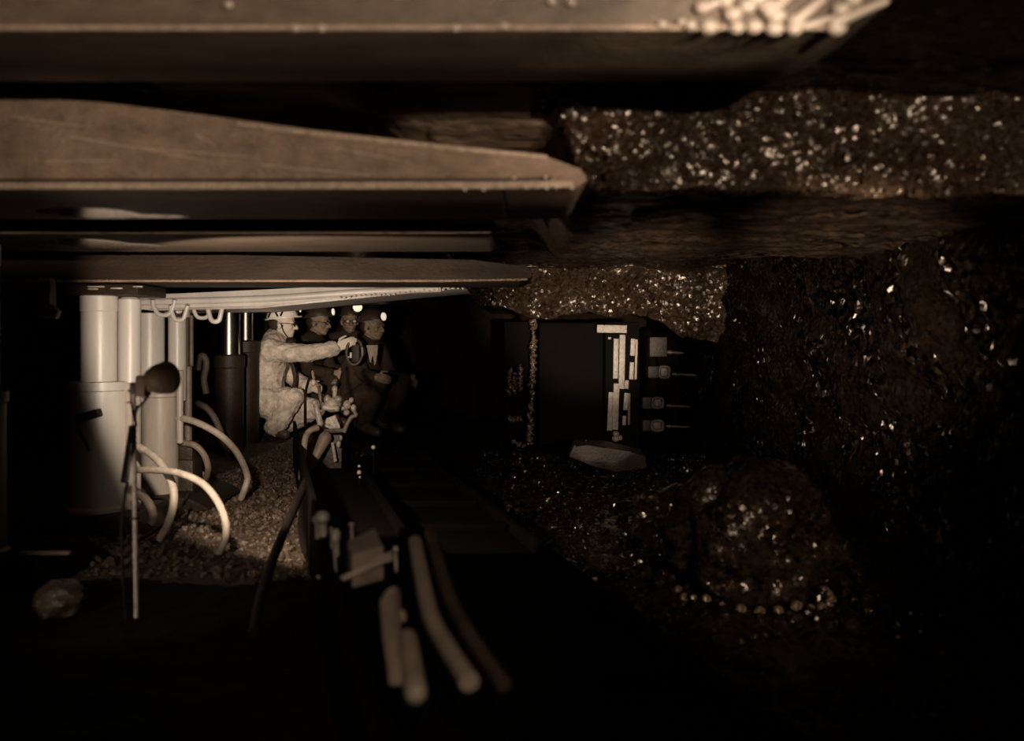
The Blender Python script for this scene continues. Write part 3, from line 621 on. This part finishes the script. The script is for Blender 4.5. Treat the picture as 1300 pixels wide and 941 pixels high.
def head_shape(b, c, yaw, pitch=0.0, s=1.0):
    """c = centre of the skull; faces +X when yaw = 0"""
    R = Matrix.Rotation(yaw, 3, 'Z') @ Matrix.Rotation(-pitch, 3, 'Y')
    W = lambda x, y, z: Vector(c) + R @ Vector((x, y, z))*s
    b.ball(W(-.012, 0, .035), (.098*s, .076*s, .092*s), 3, R)
    b.ball(W(.022, 0, -.035), (.066*s, .060*s, .080*s), 3, R)
    b.ball(W(.052, 0, -.092), (.030*s, .030*s, .024*s), 2, R)            # chin
    b.cap(W(-.02, .050, -.045), W(.05, .022, -.092), .022*s, .018*s)      # jaw
    b.cap(W(-.02, -.050, -.045), W(.05, -.022, -.092), .022*s, .018*s)
    b.cap(W(.078, -.035, .010), W(.078, .035, .010), .014*s, .014*s)      # brow
    b.cap(W(.086, 0, .0), W(.106, 0, -.035), .010*s, .015*s)              # nose
    b.ball(W(.092, .012, -.038), .010*s, 2); b.ball(W(.092, -.012, -.038), .010*s, 2)
    b.cap(W(.080, -.020, -.062), W(.080, .020, -.062), .009*s, .009*s)    # lips
    b.cap(W(.077, -.018, -.071), W(.077, .018, -.071), .009*s, .009*s)
    for sg in (-1, 1):
        b.ball(W(.062, sg*.040, -.028), (.022*s, .020*s, .024*s), 2, R)    # cheeks
        b.ball(W(-.012, sg*.079, -.012), (.020*s, .009*s, .032*s), 2, R)   # ears
        b.ball(W(-.016, sg*.080, -.030), (.012*s, .009*s, .014*s), 2, R)
    return W, R

def person(J, label, loc, yaw, pitch, mats, lamp=None, hs=1.0, spectacles=True, lens='lens', lens_r=.03, disp=.010, extra=None, bulk=0.0):
    root = thing('person', label, 'person', loc, 'miners crouching together')
    b = MB(); W, R = head_shape(b, J['head'], yaw, pitch, hs)
    V = {k: Vector(v) for k, v in J.items()}
    b.cap(V['neck'], W(-.02, 0, -.05), .056, .052)
    def torso(b, g):
        mid = (V['hipL']+V['hipR'])*.5; ch = (V['shL']+V['shR'])*.5
        dn = (mid-ch)
        for (t, w, h_) in [(.12, .62, .100), (.32, .78, .118), (.55, .74, .112), (.78, .74, .108), (1.0, .8, .110)]:
            c = ch + dn*t; sd_ = ((V['shL']-V['shR'])*(1-t)+(V['hipL']-V['hipR'])*t*1.35)*.5*w
            bow = Vector((-math.cos(yaw), -math.sin(yaw), 0))*.035*math.sin(t*PI)
            b.cap(c+sd_*.6+bow, c-sd_*.6+bow, h_+g, h_+g)
        for t in np.linspace(.1, 1, 6):
            c = ch+dn*t + Vector((-math.cos(yaw), -math.sin(yaw), 0))*.035*math.sin(t*PI); b.ball(c, .105+g, 2)
        b.cap(V['neck'], V['shL'], .060+g, .062+g); b.cap(V['neck'], V['shR'], .060+g, .062+g); b.cap(V['neck'], ch, .062+g, .085+g)
    def limbs(b, g, full):
        for s_ in 'LR':
            b.cap(V['sh'+s_], V['el'+s_], .056+g, .044+g)
            w = V['wr'+s_]; e = V['el'+s_]
            b.cap(e, w if full else e.lerp(w, .86), .043+g, .029+g if full else .036+g)
            b.cap(V['hip'+s_], V['kn'+s_], .088+g, .062+g)
            k = V['kn'+s_]; a = V['an'+s_]
            b.cap(k, a if full else k.lerp(a, .9), .058+g, .040+g if full else .052+g)
            if full: b.cap(k.lerp(a, .25)+Vector((0, 0, 0)), k.lerp(a, .5), .055, .045)
    torso(b, -.012); limbs(b, -.008, True)
    for s_ in 'LR':
        a = V['an'+s_]; t = V['toe'+s_]; b.cap(a, t, .036, .030)
        f = V['hd'+s_]-V['wr'+s_]; th = V.get('th'+s_, Vector((0, 0, 1)))
        hand(b, V['wr'+s_], f, None, th, J.get('curl'+s_, .6) if False else .7, 1.0)
    body = bake(b, 'body', mats['skin'], root, .0065, 1)
    # clothes
    b = MB(); torso(b, .006 + bulk)
    for s_ in 'LR':
        b.cap(V['sh'+s_], V['el'+s_], .066+bulk*.6, .058+bulk*.3); b.cap(V['el'+s_], V['el'+s_].lerp(V['wr'+s_], .80), .058+bulk*.3, .046+bulk*.3)
        cu = V['el'+s_].lerp(V['wr'+s_], .78); b.cap(cu, V['el'+s_].lerp(V['wr'+s_], .84), .050+bulk*.5, .048+bulk*.4)
    b.cap(V['neck']+Vector((0, 0, -.02)), V['neck']+Vector((0, 0, .015)), .066, .062)
    bake(b, 'jacket', mats['top'], root, .009, 2, disp, .06)
    b = MB()
    mid = (V['hipL']+V['hipR'])*.5
    b.cap(V['hipL'], V['hipR'], .112+bulk, .112+bulk); b.ball(mid + Vector((0, 0, .03)), .12+bulk, 2)
    for s_ in 'LR':
        b.cap(V['hip'+s_], V['kn'+s_], .104, .076); k = V['kn'+s_]; a = V['an'+s_]
        b.cap(k, k.lerp(a, .88), .074, .066+bulk*.6)
    bake(b, 'trousers', mats['leg'], root, .009, 2, disp*1.3, .05)
    for s_ in 'LR':
        a = V['an'+s_]; t = V['toe'+s_]; b = MB(); b.cap(a+(V['kn'+s_]-a)*.18, a, .054, .05); b.cap(a+Vector((0, 0, -.005)), t, .048, .040)
        hl = a - (t-a)*.28; b.cap(hl, t, .040, .038)
        bake(b, 'boot', M['boot'], root, .010, 1)
    # helmet
    b = MB(); ax = R @ Vector((-.12, 0, 1)); cB = W(-.012, 0, .050)
    u = (R @ Vector((1, 0, .12))).normalized(); w = (R @ Vector((0, 1, 0))); up = u.cross(w).normalized()
    def dome(k, e=1.0):
        rings = []
        for i in range(9):
            a = i/8*PI/2*.97; rr = math.cos(a)
            rings.append([b.bm.verts.new(cB + u*(.125*e*rr*math.cos(2*PI*j/36)*hs) + w*(.105*e*rr*math.sin(2*PI*j/36)*hs) + up*(.105*e*math.sin(a)*hs)) for j in range(36)])
        return rings
    rg = dome(0); brim = []
    for fo, dz in ((1.12, -.004), (1.12, -.012), (.97, -.010)):
        brim.append([b.bm.verts.new(cB + u*(.125*hs*(fo+(.16 if math.cos(2*PI*j/36) > 0 and fo > 1 else 0)*max(0, math.cos(2*PI*j/36))**2)*math.cos(2*PI*j/36)) + w*(.105*hs*fo*math.sin(2*PI*j/36)) + up*dz) for j in range(36)])
    b.loft(list(reversed(brim)) + rg, True)
    hm = b.build('helmet', mats['helmet'], root, angle=1.0)
    b = MB(); fr = cB + u*.118*hs + up*.035*hs
    if lamp is not None: fr = Vector(lamp) - u*.02
    b.lathe(fr - u*.015, u, [(0, .018), (.005, .026), (.028, .030), (.034, lens_r+.002)], 24)
    b.cap(fr-u*.01, cB + u*.10*hs + up*.045*hs, .012, .014)
    b.build('cap_lamp', M['black'], hm)
    b = MB(); b.lathe(fr+u*.0175, u, [(0, lens_r*.98), (.004, lens_r*.96), (.009, lens_r*.5)], 24); b.build('lamp_lens', M[lens], hm)
    for sg in (-1, 1):
        b = MB(); b.ball(W(.078, sg*.030, -.004), .0115*hs, 2); b.build('eye', M['helmet_dark'], root)
    b = MB()
    b.ball(W(-.035, 0, .0), (.085*hs, .078*hs, .075*hs), 3, R); hr = b.build('hair', M['hair'], root)
    if spectacles:
        b = MB()
        for sg in (-1, 1):
            pts = [W(.098, sg*(.032+.020*math.cos(a)), -.006+.017*math.sin(a)) for a in [k*PI/8 for k in range(17)]]
            b.tube(pts, .0032, 8, 1, False); b.tube([W(.096, sg*.052, -.002), W(.03, sg*.080, .002), W(-.02, sg*.086, -.0)], .003, 6, 4)
        b.tube([W(.1, -.012, -.004), W(.104, 0, -.001), W(.1, .012, -.004)], .003, 6, 4)
        b.build('spectacles', M['black'], root)
    if extra: extra(root, W, R, V, hm, cB, u, w, up)
    return root

d1 = 7.0
def Q(px, py, dy=0.0):
    d = d1+dy; return P(px, py, d)
def man1_extra(root, W, R, V, hm, cB, u, w, up):
    # dark tapes on the white helmet, belt kit, chin strap
    for a0, a1 in ((2.35, 2.0), (1.62, 2.0), (1.45, 1.05)):
        b = MB(); pts = []
        for k in range(7):
            t = k/6; az = -lerp(a0, a1, t); el = lerp(.05, .95, t)
            pts.append(cB + (u*(.125*math.cos(el)*math.cos(az)) + w*(.105*math.cos(el)*math.sin(az)) + up*(.105*math.sin(el)))*1.015)
        b.tube(pts, .009, 6, 3); b.build('tape', M['black'], hm)
    b = MB(); b.tube([W(.0, -.082, .0), W(.02, -.078, -.06), W(.05, -.04, -.112), W(.055, 0, -.118)], .005, 6, 5); b.build('chin_strap', M['black'], root)
    c = Q(308, 512, -.06); b = MB(); b.box(c, (.05, .06, .10), None, .01); b.ball(c+Vector((-.0, -.03, .055)), .018, 2); k = b.build('belt_battery', M['fitting'], root)
    b = MB(); b.cap(Q(318, 498, -.10), Q(366, 498, -.14), .012, .012); b.build('belt', M['trousers'], root)
    b = MB(); b.tube([Q(366, 452, -.2), Q(372, 470, -.17), Q(374, 485, -.17), Q(370, 497, -.17)], .012, 8, 6); b.build('harness_strap', M['black'], root)
    b = MB(); b.ball(Q(369, 434, -.03), (.05, .06, .04), 2); b.build('neckerchief', M['black'], root)
J1 = dict(head=Q(360, 411, -.02), neck=Q(351, 431), shL=Q(352, 442, .17), shR=Q(344, 446, -.17), elL=Q(372, 480, .22), elR=Q(392, 449, -.22),
          wrL=Q(395, 492, .16), wrR=Q(428, 442, -.20), hdL=Q(408, 494, .1), hdR=Q(444, 434, -.19), thL=Vector((0, 0, 1)), thR=Vector((-.2, -.3, 1)),
          hipL=Q(340, 504, .10), hipR=Q(338, 508, -.10), knL=Q(401, 519, .02), knR=Q(374, 504, -.16), anL=Q(362, 539, .14), anR=Q(347, 545, -.15),
          toeL=Q(352, 549, .16), toeR=Q(362, 552, -.18))
pale = dict(skin=M['skin'], top=M['overall'], leg=M['overall'], helmet=M['helmet'])
person(J1, 'crouching miner in pale overalls and white helmet reaching out one arm', (Q(345, 555).x, d1, 0), .0, -.02, pale, lamp=Q(381, 393, -.02), lens='lens_dim', lens_r=.024, extra=man1_extra, disp=.024, bulk=.035)

def crouch(hx, hy, d, yaw, sp=1.0):
    """a squatting figure behind the first; hx,hy = head centre"""
    h = P(hx, hy, d); f = Vector((math.cos(yaw), math.sin(yaw), 0)); l = Vector((-math.sin(yaw), math.cos(yaw), 0)); U = Vector((0, 0, 1))
    nk = h - f*.05 - U*.13; ch = nk - U*.06 - f*.02; hip = Vector((h.x, h.y, .26)) - f*.16
    J = dict(head=h, neck=nk, shL=ch+l*.17, shR=ch-l*.17, elL=ch+l*.22-U*.24+f*.08, elR=ch-l*.22-U*.24+f*.08, hipL=hip+l*.10, hipR=hip-l*.10,
             knL=Vector((h.x, h.y, .44))+l*.16+f*.20, knR=Vector((h.x, h.y, .44))-l*.16+f*.20,
             anL=Vector((h.x, h.y, .09))+l*.14+f*.0, anR=Vector((h.x, h.y, .09))-l*.14+f*.0,
             toeL=Vector((h.x, h.y, .045))+l*.15+f*.17, toeR=Vector((h.x, h.y, .045))-l*.15+f*.17)
    for s_, sg in (('L', 1), ('R', -1)):
        w_ = J['el'+s_] + f*.22 - l*sg*.04 - U*.02; J['wr'+s_] = w_; J['hd'+s_] = w_ + f*.12 - l*sg*.03 - U*.03; J['th'+s_] = U
    return J
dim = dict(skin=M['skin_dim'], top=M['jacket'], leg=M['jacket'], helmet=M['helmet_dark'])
J2 = crouch(405, 409, 7.75, -.25)
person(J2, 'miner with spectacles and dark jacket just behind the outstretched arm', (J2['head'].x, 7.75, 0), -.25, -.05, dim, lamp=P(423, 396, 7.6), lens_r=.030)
J3 = crouch(444, 407, 8.4, -1.25)
def man3_extra(root, W, R, V, hm, cB, u, w, up):
    for sg in (-1, 1):
        b = MB(); b.ball(W(.104, sg*.032, -.004), (.016, .016, .016), 2); b.build('spectacle_glint', M['drop'], root)  # pale balls stand in for the glint on each lens
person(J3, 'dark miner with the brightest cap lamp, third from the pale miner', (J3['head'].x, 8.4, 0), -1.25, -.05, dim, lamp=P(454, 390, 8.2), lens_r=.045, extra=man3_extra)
J4 = crouch(474, 414, 7.2, -.55)
def man4_extra(root, W, R, V, hm, cB, u, w, up):
    b = MB(); d = 6.96
    b.prism([P(465, 438, d), P(480, 438, d), P(479, 450, d), P(476.5, 464, d), P(474.5, 464, d), P(474.5, 453, d), P(473, 450, d), P(471.5, 453, d), P(471.5, 461, d), P(469.5, 460, d)], (0, .05, 0), .006)
    b.build('scarf', M['scarf'], root)
J4['wrR'] = P(478, 479, 6.9); J4['hdR'] = P(488, 481, 6.87); J4['elR'] = P(462, 476, 7.1)
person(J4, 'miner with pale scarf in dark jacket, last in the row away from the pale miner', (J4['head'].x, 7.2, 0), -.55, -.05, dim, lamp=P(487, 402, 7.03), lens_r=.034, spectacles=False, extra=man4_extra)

# ring held in the outstretched hand
rg = thing('metal_ring', 'dark metal ring with a pale rim held in the outstretched hand', 'ring', P(449, 463, 6.8))
cR = P(450, 447, 6.8)
b = MB(); pts = [cR + Vector((.062*math.cos(a), .012*math.sin(a), .100*math.sin(a))) for a in [k*2*PI/32 for k in range(33)]]
b.tube(pts, .013, 12, 1, False); b.build('rim', M['machine'], rg)
b = MB(); b.box(cR + Vector((.008, .01, -.01)), (.065, .03, .15), None, .018); b.build('core', M['black'], rg)
for a0, a1 in ((3.5, 4.9), (-.75, .35)):
    b = MB(); b.tube([cR + Vector((.064*math.cos(a), -.006, .102*math.sin(a))) for a in np.linspace(a0, a1, 10)], .010, 10, 1, False); b.build('rim_lit_edge', M['conv_light'], rg)  # paler arcs put the lit part of the rim into colour
b = MB(); b.box(cR + Vector((-.026, -.012, -.025)), (.016, .02, .045), None, .004); b.box(cR+Vector((-.04, -.008, -.04)), (.03, .016, .008), None, .002); b.build('latch', M['strip'], rg)

# ------------------------------------------------------------------ light
def spot(name, loc, to, power, size, blend=.3, rad=.02, col=(1, .83, .66)):
    l = bpy.data.lights.new(name, 'SPOT'); l.energy = power; l.spot_size = math.radians(size); l.spot_blend = blend; l.shadow_soft_size = rad; l.color = col
    o = bpy.data.objects.new(name, l); C.objects.link(o); o.location = loc
    o.rotation_euler = (Vector(to)-Vector(loc)).to_track_quat('-Z', 'Y').to_euler(); return o
def point(name, loc, power, rad=.02, col=(1, .83, .66)):
    l = bpy.data.lights.new(name, 'POINT'); l.energy = power; l.shadow_soft_size = rad; l.color = col
    o = bpy.data.objects.new(name, l); C.objects.link(o); o.location = loc; return o
lo = cD + AXL*.062
spot('lamp_flood', lo, lo + Vector((.345, .935, .14)), 85, 118, .16, .025)
spot('lamp_beam', lo, Q(385, 450, 0), 620, 20, .9, .03)
# unseen spots added for brightness; roof and face stand for light beside the camera
spot('camera_spot_roof', (1.0, -1.2, 1.10), (1.0-.30*.174, -1.2+.954*.174, 1.10+.985), 265, 162, .022, .03)
spot('fill_spot_gap', (.95, .2, 1.16), P(600, 150, 2.3), 75, 16, .8, .03)  # unseen spot added to brighten the roof wedge between canopies
spot('camera_spot_face', (.40, .1, .72), P(755, 384, 6.1), 2600, 15, .7, .03)
spot('fill_spot_wall', (.1, .1, .80), (1.5, 4.0, .84), 3000, 21, .9, .03)  # unseen spot added to raise glints on the right wall
spot('fill_spot_boulder', (.8, .2, .75), (.75, 2.6, .28), 260, 24, .8, .02)  # unseen spot added for the glints on the boulder
spot('fill_spot_canopy', (-1.0, 1.3, 1.10), (-.5, 3.0, 1.35), 1.7, 48, .7, .02)  # unseen spot added for the third and fourth canopy edges
spot('fill_spot_tray', (.1, -.1, 1.1), P(492, 770, 1.5), 46, 27, .9, .02)  # unseen spot added to brighten the bracket and tray bars
spot('fill_spot_pole', (-1.38, 1.55, .36), P(162, 648, 2.5), 17, 54, .5, .02)  # unseen spot added to brighten the lamp pole

w = bpy.data.worlds.new('mine_dark'); bpy.context.scene.world = w; w.use_nodes = True
w.node_tree.nodes['Background'].inputs[0].default_value = (1, .42, .08, 1); w.node_tree.nodes['Background'].inputs[1].default_value = .012

# ------------------------------------------------------------------ camera
cam = bpy.data.cameras.new('camera'); co = bpy.data.objects.new('camera', cam); C.objects.link(co)
co.location = (0, 0, CAMZ); co.rotation_euler = (PI/2, 0, 0)
cam.sensor_width = 36; cam.sensor_fit = 'HORIZONTAL'; cam.lens = 36*F/1300
cam.shift_y = (HY-470.5)/1300; cam.clip_start = .01
cam.dof.use_dof = True; cam.dof.focus_distance = 5.2; cam.dof.aperture_fstop = cam.lens/17
sc = bpy.context.scene; sc.camera = co; sc.cycles.use_denoising = True; sc.cycles.sample_clamp_indirect = .5; sc.cycles.sample_clamp_direct = 3
sc.view_settings.view_transform = 'Standard'; sc.view_settings.look = 'None'; sc.view_settings.exposure = 0; sc.view_settings.gamma = 1
try: sc.view_settings.use_curve_mapping = False
except Exception: pass
